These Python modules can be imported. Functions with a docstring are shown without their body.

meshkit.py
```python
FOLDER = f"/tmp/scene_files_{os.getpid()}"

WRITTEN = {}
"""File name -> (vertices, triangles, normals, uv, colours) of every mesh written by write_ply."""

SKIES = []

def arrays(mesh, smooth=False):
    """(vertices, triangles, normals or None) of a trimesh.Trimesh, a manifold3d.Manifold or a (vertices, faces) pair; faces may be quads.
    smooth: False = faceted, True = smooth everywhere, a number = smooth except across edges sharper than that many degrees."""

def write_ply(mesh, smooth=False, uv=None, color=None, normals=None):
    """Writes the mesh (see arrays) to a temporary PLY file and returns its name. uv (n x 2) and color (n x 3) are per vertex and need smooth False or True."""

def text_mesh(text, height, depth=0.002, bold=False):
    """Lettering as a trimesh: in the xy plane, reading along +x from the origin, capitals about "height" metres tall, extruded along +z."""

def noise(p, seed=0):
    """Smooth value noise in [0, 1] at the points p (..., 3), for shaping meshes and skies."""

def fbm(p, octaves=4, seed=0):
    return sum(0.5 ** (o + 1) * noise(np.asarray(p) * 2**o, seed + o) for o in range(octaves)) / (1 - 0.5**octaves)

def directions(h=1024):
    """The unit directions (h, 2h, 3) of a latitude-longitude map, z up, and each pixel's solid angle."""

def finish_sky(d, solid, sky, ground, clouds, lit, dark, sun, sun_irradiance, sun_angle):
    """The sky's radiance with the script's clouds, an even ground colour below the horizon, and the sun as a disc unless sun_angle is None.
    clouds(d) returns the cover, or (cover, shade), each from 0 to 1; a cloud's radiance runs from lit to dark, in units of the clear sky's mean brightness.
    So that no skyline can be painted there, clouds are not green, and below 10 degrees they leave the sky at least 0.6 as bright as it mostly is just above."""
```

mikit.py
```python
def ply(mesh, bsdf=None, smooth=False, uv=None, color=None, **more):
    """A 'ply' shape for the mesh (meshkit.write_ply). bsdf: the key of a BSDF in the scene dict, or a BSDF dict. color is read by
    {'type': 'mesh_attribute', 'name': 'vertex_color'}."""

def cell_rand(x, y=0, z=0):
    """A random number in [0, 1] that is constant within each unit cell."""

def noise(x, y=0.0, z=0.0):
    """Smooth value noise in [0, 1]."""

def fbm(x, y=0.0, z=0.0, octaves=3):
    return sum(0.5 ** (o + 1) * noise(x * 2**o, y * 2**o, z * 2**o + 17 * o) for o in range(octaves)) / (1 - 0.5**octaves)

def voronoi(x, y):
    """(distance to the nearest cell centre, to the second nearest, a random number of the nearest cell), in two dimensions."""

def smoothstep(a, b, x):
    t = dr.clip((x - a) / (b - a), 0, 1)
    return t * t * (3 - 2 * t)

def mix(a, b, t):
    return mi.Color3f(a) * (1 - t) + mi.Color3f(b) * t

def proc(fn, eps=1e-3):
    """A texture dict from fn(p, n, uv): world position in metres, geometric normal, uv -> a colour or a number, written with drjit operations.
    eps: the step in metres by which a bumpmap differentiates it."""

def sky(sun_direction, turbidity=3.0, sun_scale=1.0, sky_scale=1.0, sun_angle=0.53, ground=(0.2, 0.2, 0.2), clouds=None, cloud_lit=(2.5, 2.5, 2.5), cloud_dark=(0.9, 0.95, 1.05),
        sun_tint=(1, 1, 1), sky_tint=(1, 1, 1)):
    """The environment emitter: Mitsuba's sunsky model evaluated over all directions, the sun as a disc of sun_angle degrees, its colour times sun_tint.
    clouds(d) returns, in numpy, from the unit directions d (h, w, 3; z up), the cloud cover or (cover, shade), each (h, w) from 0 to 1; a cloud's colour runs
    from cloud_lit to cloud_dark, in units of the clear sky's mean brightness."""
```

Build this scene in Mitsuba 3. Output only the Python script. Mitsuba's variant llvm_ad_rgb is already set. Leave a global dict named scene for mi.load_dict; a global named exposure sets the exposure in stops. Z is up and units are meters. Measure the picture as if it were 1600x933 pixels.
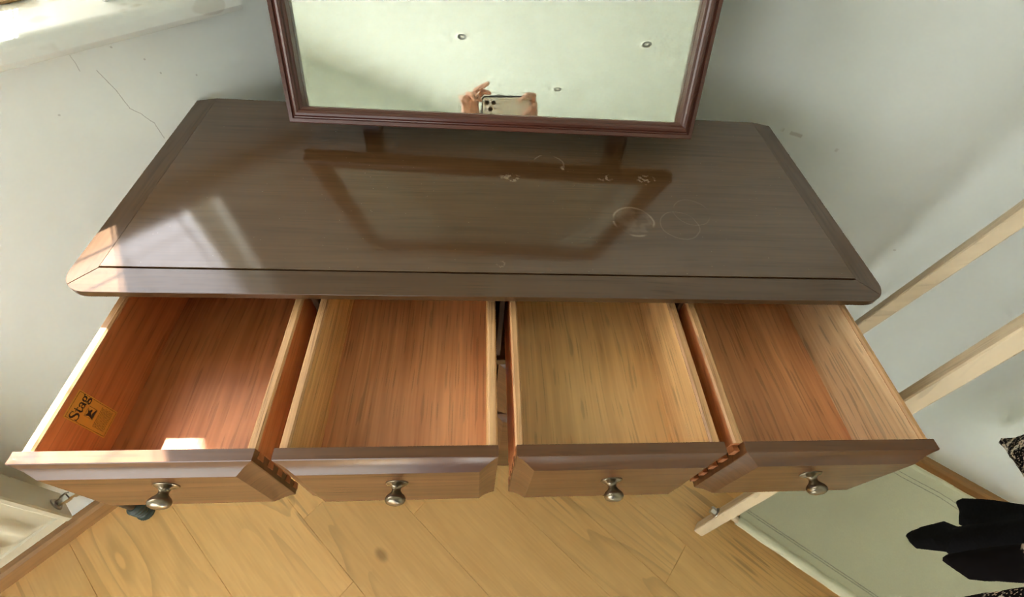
import math, random
import numpy as np
import trimesh, shapely, manifold3d as m3
from shapely.geometry import Polygon, LineString, Point, box as sbox
from shapely.ops import unary_union
import drjit as dr
import mitsuba as mi
import mikit, meshkit
from mikit import noise, fbm, voronoi, cell_rand, smoothstep, mix, proc

T = mi.ScalarTransform4f
scene, labels = {}, {}
random.seed(7); np.random.seed(7)

# ------------------------------------------------------------------ camera, sky, sun, exposure
CAM = np.array([0.50258546, -0.33963105, 1.30006444])
FWD = np.array([0.07752648, 0.60172372, -0.79493283])
RGT = np.array([0.99691951, -0.03728632, 0.06900155])
UPV = np.array([-0.01187975, 0.7978335, 0.6027608])
scene['camera'] = {'type': 'perspective', 'fov': 98.9636, 'fov_axis': 'x', 'near_clip': 0.04,
                   'to_world': T().look_at(origin=CAM.tolist(), target=(CAM + FWD).tolist(), up=UPV.tolist())}
SUN_AZ, SUN_EL = math.radians(120.0), math.radians(39.0)
SUN = np.array([math.cos(SUN_AZ) * math.cos(SUN_EL), math.sin(SUN_AZ) * math.cos(SUN_EL), math.sin(SUN_EL)])
def haze(d):
    """thin bright cloud over the whole sky"""
    f = meshkit.fbm(d * 2.5, 4, 3)
    return 0.93 + 0.07 * f, np.clip(1.6 * f - 0.55, 0, 1) * 0.5
scene['sky'] = mikit.sky(SUN.tolist(), turbidity=2.6, sun_scale=2.0, sky_scale=1.8, sun_tint=(0.77, 1.0, 1.46), sky_tint=(1.0, 1.02, 1.06), ground=(0.32, 0.32, 0.29),
                         clouds=haze, cloud_lit=(1.30, 1.28, 1.30), cloud_dark=(0.95, 0.98, 1.05))
exposure = 5.05

# ------------------------------------------------------------------ frames of the room
TOP = 0.855                                   # height of the chest
W = 1.07
def wallframe(az):
    a = math.radians(az)
    return np.array([math.cos(a), math.sin(a), 0.0]), np.array([-math.sin(a), math.cos(a), 0.0])
TL, NL = wallframe(47)                        # left wall: along it, outward
TR, _ = wallframe(142); NR = np.array([math.sin(math.radians(142)), -math.cos(math.radians(142)), 0.0])
NL0, NR0, NL1, NR1, CEIL = 0.298, 1.155, -3.3, -2.08, 2.4
def LW(t, n, z): return TL * t + NL * n + np.array([0, 0, z])
def RW(t, n, z): return TR * t + NR * n + np.array([0, 0, z])
def meet(n1, d1, n2, d2): return np.linalg.solve(np.array([n1[:2], n2[:2]]), [d1, d2])

# ------------------------------------------------------------------ mesh helpers
def tm(m):
    if hasattr(m, 'to_mesh'):
        q = m.to_mesh(); return trimesh.Trimesh(q.vert_properties[:, :3], q.tri_verts, process=False)
    return m
def hull(pts): return trimesh.convex.convex_hull(np.asarray(pts, float))
def cbox(lo, hi, c=0.001):
    lo, hi = np.asarray(lo, float), np.asarray(hi, float); P = []
    c = min(c, 0.45 * (hi - lo).min())
    for i in range(3):
        e = np.full(3, c); e[i] = 0
        for s in np.ndindex(2, 2, 2): P.append([(lo + e)[k] if s[k] == 0 else (hi - e)[k] for k in range(3)])
    return hull(P)
def frame_box(o, ax, lo, hi, c=0.001):
    m = cbox(lo, hi, c); A = np.eye(4); A[:3, :3] = np.array(ax).T; A[:3, 3] = o
    m.apply_transform(A)
    return m
ZA = np.array([0, 0, 1.0])
def lbox(t0, t1, n0, n1, z0, z1, c=0.001): return frame_box((0, 0, 0), (TL, NL, ZA), (t0, n0, z0), (t1, n1, z1), c)
def rbox(t0, t1, n0, n1, z0, z1, c=0.001): return frame_box((0, 0, 0), (TR, NR, ZA), (t0, n0, z0), (t1, n1, z1), c)
def prism(poly, z0, z1):
    m = trimesh.creation.extrude_polygon(poly, z1 - z0, engine='earcut'); m.apply_translation([0, 0, z0]); return m
def bevel_convex(poly, z0, z1, c, cb=None):
    cb = c if cb is None else cb; P = []
    for z, k in ((z0, cb), (z0 + cb, 0), (z1 - c, 0), (z1 - 0.3 * c, 0.3 * c), (z1, c)):
        q = poly.buffer(-k, join_style='mitre') if k else poly
        P += [[x, y, z] for x, y in q.exterior.coords]
    return hull(P)
def cat(*m): return trimesh.util.concatenate([tm(x) for x in m])
def tube(pts, r, n=10):
    pts = [np.asarray(p, float) for p in pts]; out = []
    rr = r if hasattr(r, '__len__') else [r] * len(pts)
    V, F = [], []
    for i, p in enumerate(pts):
        d = pts[min(i + 1, len(pts) - 1)] - pts[max(i - 1, 0)]; d /= np.linalg.norm(d)
        a = np.cross(d, [0.31, 0.17, 0.93] if abs(d[2]) < 0.9 else [1, 0.1, 0]); a /= np.linalg.norm(a); b = np.cross(d, a)
        if i and np.dot(a, la) < 0: pass
        la = a
        for k in range(n):
            w = 2 * math.pi * k / n; V.append(p + rr[i] * (math.cos(w) * a + math.sin(w) * b))
    for i in range(len(pts) - 1):
        for k in range(n):
            q = [i * n + k, i * n + (k + 1) % n, (i + 1) * n + (k + 1) % n, (i + 1) * n + k]
            F += [[q[0], q[1], q[2]], [q[0], q[2], q[3]]]
    V += [pts[0], pts[-1]]
    for k in range(n):
        F.append([len(V) - 2, (k + 1) % n, k]); F.append([len(V) - 1, (len(pts) - 1) * n + k, (len(pts) - 1) * n + (k + 1) % n])
    return trimesh.Trimesh(V, F, process=False)
def lathe(profile, o, axis, n=28):
    m = trimesh.creation.revolve(np.asarray(profile, float), sections=n)
    A = trimesh.geometry.align_vectors([0, 0, 1], axis); A[:3, 3] = o; m.apply_transform(A); return m

def numbered(k):
    if k not in scene and k not in labels: return k
    i = 1
    while f'{k}_{i:03d}' in scene or f'{k}_{i:03d}' in labels: i += 1
    return f'{k}_{i:03d}'
def add(name, mesh, mat, smooth=False, label=None, cat_=None, group=None, kind=None, parent=None):
    key = numbered(f'{parent}__{name}' if parent else name)
    scene[key] = mikit.ply(tm(mesh), mat, smooth=smooth)
    e = {}
    if label: e['label'] = label
    if cat_: e['category'] = cat_
    if group: e['group'] = group
    if kind: e['kind'] = kind
    if e: labels[key] = e
    return key
def thing(name, label, cat_, group=None):
    key = numbered(name); labels[key] = {'label': label, 'category': cat_}
    if group: labels[key]['group'] = group
    return key
def sub(parent, name):
    key = numbered(f'{parent}__{name}')
    labels[key] = {}
    return key

# ------------------------------------------------------------------ materials
def bsdf(key, base, rough=0.5, metal=0.0, spec=0.5, bump=None, bscale=0.0004, eps=1e-3, **more):
    d = {'type': 'principled', 'base_color': base if isinstance(base, dict) else {'type': 'rgb', 'value': list(base)},
         'roughness': rough, 'metallic': metal, 'specular': spec, **more}
    if bump is not None: d = {'type': 'bumpmap', 'arbitrary': proc(bump, eps), 'scale': bscale, 'bsdf': d}
    scene[key] = {'type': 'twosided', 'bsdf': d}
    return key

def wood_fn(along, across, dark, light, streak=1.0, fine=420.0, band=26.0, seed=0.0, pore=0.55, warp=0.02, extra=None):
    """grain runs along one world direction; both directions are unit vectors"""
    al, ac = np.asarray(along, float), np.asarray(across, float); th = np.cross(al, ac)
    def f(p, n, uv):
        a = p.x * al[0] + p.y * al[1] + p.z * al[2] + seed
        b = p.x * ac[0] + p.y * ac[1] + p.z * ac[2] + seed * 1.7
        c = p.x * th[0] + p.y * th[1] + p.z * th[2]
        b2 = b + c * 0.8 + warp * fbm(a * 3.0, b * 5.0, seed)
        g1 = fbm(a * 2.2, b2 * band, seed + 3.0)
        g2 = noise(a * 9.0, b2 * fine * 0.35, seed + 11.0)
        g3 = noise(a * 12.0, b2 * fine, seed + 19.0)
        t = 0.55 * g1 + 0.25 * g2 + 0.2 * g3
        t = dr.clip((t - 0.5) * 1.6 * streak + 0.5, 0, 1)
        col = mix(dark, light, t)
        por = smoothstep(0.72, 0.86, noise(a * 20.0, b2 * fine * 1.1, seed + 31.0))
        col = col * (1 - (1 - pore) * 0.5 * por)
        if extra: col = extra(col, p)
        return col
    return f
X_, Y_, Z_ = (1, 0, 0), (0, 1, 0), (0, 0, 1)

def ring_mask(p, cx, cy, r, w, a0, seed):
    dx, dy = p.x - cx, p.y - cy
    q = dr.sqrt(dx * dx + dy * dy)
    ang = dr.atan2(dy, dx)
    return dr.exp(-dr.square((q - r - 0.0015 * (noise(ang * 3.0 + 9, seed) - 0.5)) / w)) * smoothstep(a0, a0 + 0.3, noise(ang * 1.3 + 5.0, seed * 3.1))
def top_marks(col, p):
    """cup rings, drips and dust on the old polish"""
    m = 0.55 * ring_mask(p, 0.618, 0.281, 0.026, 0.0012, 0.42, 2.0) + 0.75 * ring_mask(p, 0.737, 0.147, 0.031, 0.0016, 0.36, 5.0)
    m += 0.28 * ring_mask(p, 0.808, 0.141, 0.030, 0.0009, 0.2, 7.0) + 0.22 * ring_mask(p, 0.835, 0.171, 0.029, 0.0009, 0.3, 9.0)
    m += 0.4 * ring_mask(p, 0.533, 0.056, 0.005, 0.001, 0.1, 12.0)
    inside = smoothstep(0.031, 0.026, dr.sqrt(dr.square(p.x - 0.737) + dr.square(p.y - 0.147)))
    m += 0.22 * inside * smoothstep(0.45, 0.7, fbm(p.x * 60.0, p.y * 60.0, 4.0))
    for cx, cy, r, s in ((0.71, 0.252, 0.017, 1.0), (0.552, 0.243, 0.020, 4.0), (0.648, 0.272, 0.013, 6.0), (0.78, 0.248, 0.02, 8.0)):
        blob = smoothstep(r, r * 0.5, dr.sqrt(dr.square(p.x - cx) + dr.square((p.y - cy) * 1.3)))
        m += 1.0 * blob * smoothstep(0.52, 0.68, fbm(p.x * 170.0, p.y * 170.0, s))
    haze = smoothstep(0.45, 0.75, fbm(p.x * 3.0, p.y * 9.0, 21.0)) * 0.06
    v = voronoi(p.x * 55.0, p.y * 55.0)
    dust = smoothstep(0.045, 0.02, v[0]) * smoothstep(0.80, 0.85, v[2])
    m = dr.clip(m + haze + 0.55 * dust, 0, 1)
    return mix(mi.Color3f(col), (0.42, 0.34, 0.25), 0.42 * m)
MAH_D, MAH_L = (0.045, 0.0215, 0.0088), (0.090, 0.046, 0.0195)
bsdf('mahogany_top', proc(wood_fn(X_, Y_, (0.050, 0.0235, 0.0092), (0.102, 0.052, 0.0215), 0.75, 420, 16, 1.0, 0.8, extra=top_marks)), 0.10, spec=0.9,
     bump=lambda p, n, uv: noise(p.x * 70, p.y * 900, 3.0), bscale=0.000012)
bsdf('mahogany_edge_x', proc(wood_fn(X_, Y_, MAH_D, MAH_L, 0.8, 420, 22, 4.0, 0.7)), 0.14, spec=0.6)
bsdf('mahogany_edge_y', proc(wood_fn(Y_, X_, MAH_D, MAH_L, 0.8, 420, 22, 6.0, 0.7)), 0.14, spec=0.6)
bsdf('mahogany_front', proc(wood_fn(X_, Z_, (0.054, 0.021, 0.0073), (0.125, 0.051, 0.018), 1.0, 420, 24, 8.0, 0.6)), 0.27, spec=0.55)
bsdf('mahogany_side', proc(wood_fn(Y_, Z_, MAH_D, MAH_L, 0.8, 420, 20, 9.0, 0.7)), 0.3)
bsdf('mirror_wood', proc(wood_fn(X_, Z_, (0.045, 0.013, 0.008), (0.095, 0.030, 0.018), 0.6, 300, 14, 2.0, 0.85)), 0.22, spec=0.6)
bsdf('mirror_wood_v', proc(wood_fn((0, 0.47, 0.88), X_, (0.040, 0.012, 0.008), (0.085, 0.028, 0.017), 0.6, 300, 14, 3.0, 0.85)), 0.22, spec=0.6)
RED_D, RED_L = (0.36, 0.115, 0.038), (0.57, 0.235, 0.090)
YEL_D, YEL_L = (0.60, 0.325, 0.118), (0.84, 0.54, 0.235)
bsdf('drawer_red', proc(wood_fn(Y_, X_, (0.27, 0.080, 0.025), (0.45, 0.175, 0.064), 1.1, 430, 22, 3.0, 0.6)), 0.42, spec=0.4)
bsdf('drawer_red_b', proc(wood_fn(Y_, X_, (0.50, 0.19, 0.073), (0.78, 0.385, 0.172), 1.1, 430, 20, 13.0, 0.6)), 0.42, spec=0.4)
bsdf('drawer_red_side', proc(wood_fn(Y_, Z_, RED_D, RED_L, 0.9, 430, 26, 23.0, 0.65)), 0.42, spec=0.4)
bsdf('drawer_yellow', proc(wood_fn(Y_, X_, YEL_D, YEL_L, 1.0, 430, 18, 33.0, 0.65)), 0.42, spec=0.4)
bsdf('drawer_yellow_side', proc(wood_fn(Y_, Z_, YEL_D, YEL_L, 1.2, 430, 34, 43.0, 0.6)), 0.42, spec=0.4)
bsdf('drawer_pale_side', proc(wood_fn(Y_, Z_, (0.60, 0.375, 0.18), (0.84, 0.61, 0.35), 1.3, 430, 40, 53.0, 0.55)), 0.42, spec=0.4)
bsdf('dovetail_wood', proc(wood_fn(X_, Z_, (0.22, 0.07, 0.022), (0.42, 0.16, 0.055), 0.8, 430, 30, 63.0, 0.6)), 0.5)
bsdf('rim_wood', proc(wood_fn(Y_, X_, (0.40, 0.19, 0.075), (0.66, 0.40, 0.19), 1.0, 900, 60, 73.0, 0.5)), 0.45, spec=0.4)
bsdf('carcass_dark', (0.05, 0.022, 0.009), 0.5)
bsdf('knob_metal', proc(lambda p, n, uv: mix((0.20, 0.165, 0.115), (0.34, 0.29, 0.21), fbm(p.x * 90, p.y * 90, p.z * 90))), 0.26, metal=1.0)
bsdf('chrome', (0.46, 0.44, 0.41), 0.16, metal=1.0)
bsdf('steel', (0.50, 0.47, 0.42), 0.28, metal=1.0)
scene['mirror_silver'] = {'type': 'twosided', 'bsdf': {'type': 'conductor', 'material': 'none', 'specular_reflectance': {'type': 'rgb', 'value': [0.87, 0.91, 0.85]}}}

PAINT = (0.655, 0.685, 0.635)
CRACK = np.array([(0.209, 0.939), (0.212, 0.926), (0.215, 0.912), (0.217, 0.897), (0.218, 0.875), (0.228, 0.862), (0.234, 0.848), (0.238, 0.841), (0.238, 0.827), (0.238, 0.812)])
CRACK2 = np.array([(0.191, 0.966), (0.191, 0.956), (0.19, 0.944)])
def seg_dist(x, y, pts):
    d = mi.Float(9)
    for (ax, ay), (bx, by) in zip(pts[:-1], pts[1:]):
        ex, ey = bx - ax, by - ay
        h = dr.clip(((x - ax) * ex + (y - ay) * ey) / (ex * ex + ey * ey), 0, 1)
        d = dr.minimum(d, dr.sqrt(dr.square(x - ax - h * ex) + dr.square(y - ay - h * ey)))
    return d
def wall_left_fn(p, n, uv):
    t = p.x * TL[0] + p.y * TL[1]
    w = 0.0015 * (fbm(t * 160, p.z * 160, 2.0) - 0.5)
    d = dr.minimum(seg_dist(t + w, p.z, CRACK), seg_dist(t + w, p.z, CRACK2) + 0.0002)
    m = 0.5 * smoothstep(0.0011, 0.0002, d)
    for a, b in ((0.133, 0.897), (0.286, 0.911), (0.335, 0.892), (0.275, 0.936), (0.243, 0.963)):
        m = dr.maximum(m, 0.45 * smoothstep(0.0022, 0.0008, dr.sqrt(dr.square(t - a) + dr.square(p.z - b))))
    tone = 0.97 + 0.06 * fbm(t * 3, p.z * 3, 1.0)
    return mix(mi.Color3f(*PAINT) * tone, (0.20, 0.19, 0.15), m)
def wall_right_fn(p, n, uv):
    t = p.x * TR[0] + p.y * TR[1]
    s = smoothstep(0.006, 0.002, dr.abs(p.z - 0.786 - 0.004 * (fbm(t * 40, 1.0) - 0.5))) * smoothstep(-0.745, -0.73, t) * smoothstep(-0.595, -0.61, t)
    s = s * smoothstep(0.45, 0.62, noise(t * 75, 3.0)) * 0.5
    s = dr.maximum(s, 0.4 * smoothstep(0.004, 0.0015, dr.sqrt(dr.square(t + 0.951) + dr.square(p.z - 0.625))))
    tone = 0.97 + 0.06 * fbm(t * 3, p.z * 3, 6.0)
    return mix(mi.Color3f(*PAINT) * tone, (0.30, 0.27, 0.20), s)
def plaster_bump(p, n, uv): return fbm(p.x * 190, p.y * 190, p.z * 190, 2) + 1.2 * fbm(p.x * 40, p.y * 40, p.z * 40, 2)
bsdf('paint_left', proc(wall_left_fn), 0.55, spec=0.3, bump=plaster_bump, bscale=0.00045)
bsdf('paint_right', proc(wall_right_fn), 0.55, spec=0.3, bump=plaster_bump, bscale=0.00045)
bsdf('paint_rear', (0.52, 0.55, 0.49), 0.6, spec=0.2)
bsdf('paint_plain', PAINT, 0.6, spec=0.2)
bsdf('paint_ceiling', (0.535, 0.56, 0.515), 0.7, spec=0.2)
bsdf('gloss_white', proc(lambda p, n, uv: mix((0.66, 0.68, 0.62), (0.56, 0.56, 0.49), smoothstep(0.62, 0.72, fbm(p.x * 24, p.y * 24, p.z * 24)))), 0.35, spec=0.10)
bsdf('radiator_paint', proc(lambda p, n, uv: mix((0.50, 0.47, 0.35), (0.28, 0.20, 0.12), smoothstep(0.83, 0.86, fbm(p.x * 30, p.y * 30, p.z * 30)))), 0.35)
bsdf('plaster_patch', (0.70, 0.68, 0.54), 0.7)
bsdf('skirting_wood', proc(wood_fn(TL, Z_, (0.28, 0.145, 0.053), (0.40, 0.225, 0.09), 0.7, 300, 14, 5.0, 0.85)), 0.32)
bsdf('skirting_wood_r', proc(wood_fn(TR, Z_, (0.28, 0.145, 0.053), (0.40, 0.225, 0.09), 0.7, 300, 14, 6.0, 0.85)), 0.32)
bsdf('verdigris', proc(lambda p, n, uv: mix((0.02, 0.023, 0.018), (0.055, 0.085, 0.068), fbm(p.x * 120, p.y * 120, p.z * 120))), 0.5)
bsdf('pipe_dark', (0.10, 0.075, 0.05), 0.45, metal=0.6)

def plank_fn(seed, tone):
    def f(p, n, uv):
        a = p.x * NL[0] + p.y * NL[1] + seed * 3.7
        b = p.x * TL[0] + p.y * TL[1] + seed * 1.3
        # cathedral figure: contour lines of a stretched field
        h = fbm(a * 1.1 + 3.0 * seed, b * 9.0, seed) * 9.0 + b * 14.0
        saw = h - dr.floor(h)
        line = smoothstep(0.55, 0.95, saw) * smoothstep(1.0, 0.96, saw)
        zone = smoothstep(0.42, 0.68, fbm(a * 1.1, b * 5.0, seed + 8.0))
        g = 0.6 * fbm(a * 5, b * 60, seed + 2.0) + 0.4 * noise(a * 22, b * 330, seed + 5.0)
        col = mix((0.66 * tone, 0.385 * tone, 0.138 * tone), (0.77 * tone, 0.485 * tone, 0.190 * tone), g)
        col = mix(col, (0.34 * tone, 0.185 * tone, 0.066 * tone), 0.30 * line * zone)
        streak = smoothstep(0.64, 0.80, noise(a * 7, b * 120, seed + 14.0)) * smoothstep(0.5, 0.75, fbm(a * 1.6, b * 9, seed + 4.0))
        col = mix(col, (0.30 * tone, 0.16 * tone, 0.06 * tone), 0.5 * streak)
        v = voronoi(a * 3.2, b * 5.5)
        knot = smoothstep(0.09, 0.02, v[0]) * smoothstep(0.55, 0.6, v[2])
        return mix(col, (0.22 * tone, 0.11 * tone, 0.04 * tone), 0.55 * knot)
    return f
for i, tone in enumerate((1.0, 0.93, 1.06, 0.97)):
    bsdf(f'plank_{i}', proc(plank_fn(2.0 + 5.0 * i, tone)), 0.34, spec=0.45)
bsdf('subfloor', (0.16, 0.10, 0.05), 0.8)
ash = lambda s: wood_fn((0.1, 0.1, 0.98), X_, (0.54, 0.42, 0.26), (0.72, 0.60, 0.41), 0.8, 380, 40, s, 0.75)
bsdf('rack_wood', proc(ash(3.0)), 0.5, spec=0.35)
bsdf('canvas', proc(lambda p, n, uv: mix((0.49, 0.475, 0.325), (0.57, 0.55, 0.385), 0.6 * fbm(p.x * 500, p.y * 500, p.z * 200) + 0.4 * fbm(p.x * 8, p.y * 8, 1.0))), 0.85, spec=0.15,
     bump=lambda p, n, uv: noise(p.x * 900, p.y * 900, p.z * 900), bscale=0.0003)
bsdf('rug_cream', proc(lambda p, n, uv: mix((0.74, 0.75, 0.70), (0.84, 0.85, 0.80), fbm(p.x * 70, p.y * 70, 1.0))), 0.9, spec=0.1)
bsdf('stitch', (0.26, 0.25, 0.18), 0.9)
bsdf('black_cloth', proc(lambda p, n, uv: mix((0.004, 0.004, 0.005), (0.010, 0.010, 0.012), fbm(p.x * 300, p.y * 300, p.z * 300))), 0.9, spec=0.1)
def floral(mask):
    def f(p, n, uv):
        u = (p.x * NR[0] + p.y * NR[1]) * 62.0; w = p.z * 62.0 + (p.x * TR[0] + p.y * TR[1]) * 40
        v = voronoi(u, w)
        fl = smoothstep(0.50, 0.40, v[0]) * smoothstep(0.10, 0.16, v[0]) * smoothstep(0.30, 0.42, noise(u * 3.2, w * 3.2, 4.0))
        fl = fl * smoothstep(0.2, 0.25, v[2])
        dots = smoothstep(0.26, 0.20, voronoi(u * 2.7 + 5, w * 2.7)[0])
        m = dr.clip(fl + 0.55 * dots, 0, 1) * mask(p)
        return mix((0.006, 0.005, 0.006), mix((0.62, 0.47, 0.36), (0.72, 0.66, 0.56), v[2]), m)
    return f
bsdf('floral_cloth', proc(floral(lambda p: mi.Float(1.0))), 0.85, spec=0.1)
bsdf('floral_border_cloth', proc(floral(lambda p: smoothstep(0.565, 0.575, p.z + 0.55 * 0.0))), 0.85, spec=0.1)
bsdf('blind_wood', proc(wood_fn(TL, NL, (0.26, 0.15, 0.06), (0.42, 0.27, 0.12), 0.7, 300, 20, 7.0, 0.8)), 0.4)
bsdf('cord', (0.62, 0.57, 0.45), 0.8)
scene['glass'] = {'type': 'thindielectric'}
bsdf('frame_white', (0.72, 0.72, 0.66), 0.3)
bsdf('label_gold', (0.52, 0.28, 0.05), 0.35)
bsdf('label_ink', (0.012, 0.006, 0.006), 0.5)
bsdf('label_line', (0.16, 0.075, 0.015), 0.5)
bsdf('lamp_white', (0.72, 0.72, 0.66), 0.4)
bsdf('lamp_cup', (0.10, 0.10, 0.09), 0.3, metal=0.5)
bsdf('lamp_glass', (0.35, 0.34, 0.30), 0.15)
def skin_fn(p, n, uv): return mix((0.60, 0.32, 0.22), (0.72, 0.44, 0.32), fbm(p.x * 60, p.y * 60, p.z * 60))
bsdf('skin', proc(skin_fn), 0.5, spec=0.35)
bsdf('nail', (0.74, 0.46, 0.38), 0.25)
bsdf('hair', (0.045, 0.032, 0.022), 0.45)
bsdf('shirt', (0.10, 0.115, 0.14), 0.85)
bsdf('trousers', (0.035, 0.04, 0.06), 0.85)
bsdf('shoe', (0.03, 0.03, 0.03), 0.5)
bsdf('eye_white', (0.75, 0.73, 0.70), 0.2); bsdf('iris', (0.06, 0.035, 0.02), 0.2); bsdf('lip', (0.45, 0.17, 0.14), 0.4)
bsdf('phone_white', (0.84, 0.84, 0.76), 0.18, spec=0.6)
bsdf('plateau_white', (0.93, 0.93, 0.90), 0.25, spec=0.6)
bsdf('phone_case', (0.012, 0.014, 0.016), 0.35)
bsdf('lens_black', (0.006, 0.006, 0.008), 0.08, spec=0.7)

# ------------------------------------------------------------------ room shell
c_far = meet(NL, NL0, NR, NR0); c_left = meet(NL, NL0, NR, NR1); c_near = meet(NL, NL1, NR, NR1); c_right = meet(NL, NL1, NR, NR0)
ROOM = Polygon([c_far, c_left, c_near, c_right]); ROOM = shapely.geometry.polygon.orient(ROOM, 1)
def wall(name, a, b, mat, cut=None):
    o1 = {0: None}
    mid = (a + b) / 2; d = (b - a) / np.linalg.norm(b - a); nrm = np.array([d[1], -d[0]])
    if ROOM.contains(Point(*(mid + nrm * 0.05))): nrm = -nrm
    th = 0.25
    poly = Polygon([a, b, b + nrm * th, a + nrm * th])
    m = m3.Manifold.extrude(m3.CrossSection([np.array(shapely.geometry.polygon.orient(poly, 1).exterior.coords)[:-1].tolist()]), CEIL)
    if cut is not None:
        for q in (cut if isinstance(cut, list) else [cut]):
            m = m - m3.Manifold(m3.Mesh(np.asarray(q.vertices, np.float32), np.asarray(q.faces, np.uint32)))
    return add(name, m, mat, kind='structure', label={'wall_left': 'pale green grey painted wall with a hairline crack under the window sill', 'wall_right': 'pale green grey painted wall behind the clothes rack'}.get(name, 'pale painted wall behind the camera'))
WT0, WT1, WZ0, WZ1 = -0.95, 0.31, 1.0, 2.15
wl = wall('wall_left', c_far, c_left, 'paint_left', [lbox(WT0, 0.268, 0.2, 0.7, WZ0, WZ1, 0.0), lbox(WT0, WT1, 0.43, 0.7, WZ0, WZ1, 0.0)])
wr = wall('wall_right', c_right, c_far, 'paint_right')
wall('wall_rear', c_left, c_near, 'paint_rear', rbox(-1.85, 0.05, NR1 - 0.5, NR1 + 0.1, 0.08, 2.0, 0.0)); wall('wall_opposite', c_near, c_right, 'paint_plain')
add('ceiling', prism(ROOM.buffer(0.25, join_style='mitre'), CEIL, CEIL + 0.1), 'paint_ceiling', kind='structure', label='pale ceiling with recessed downlights, seen in the mirror')
add('floor', prism(ROOM.buffer(0.2, join_style='mitre'), -0.10, -0.009), 'subfloor', kind='structure', label='oak laminate floor laid in wide planks')
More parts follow.
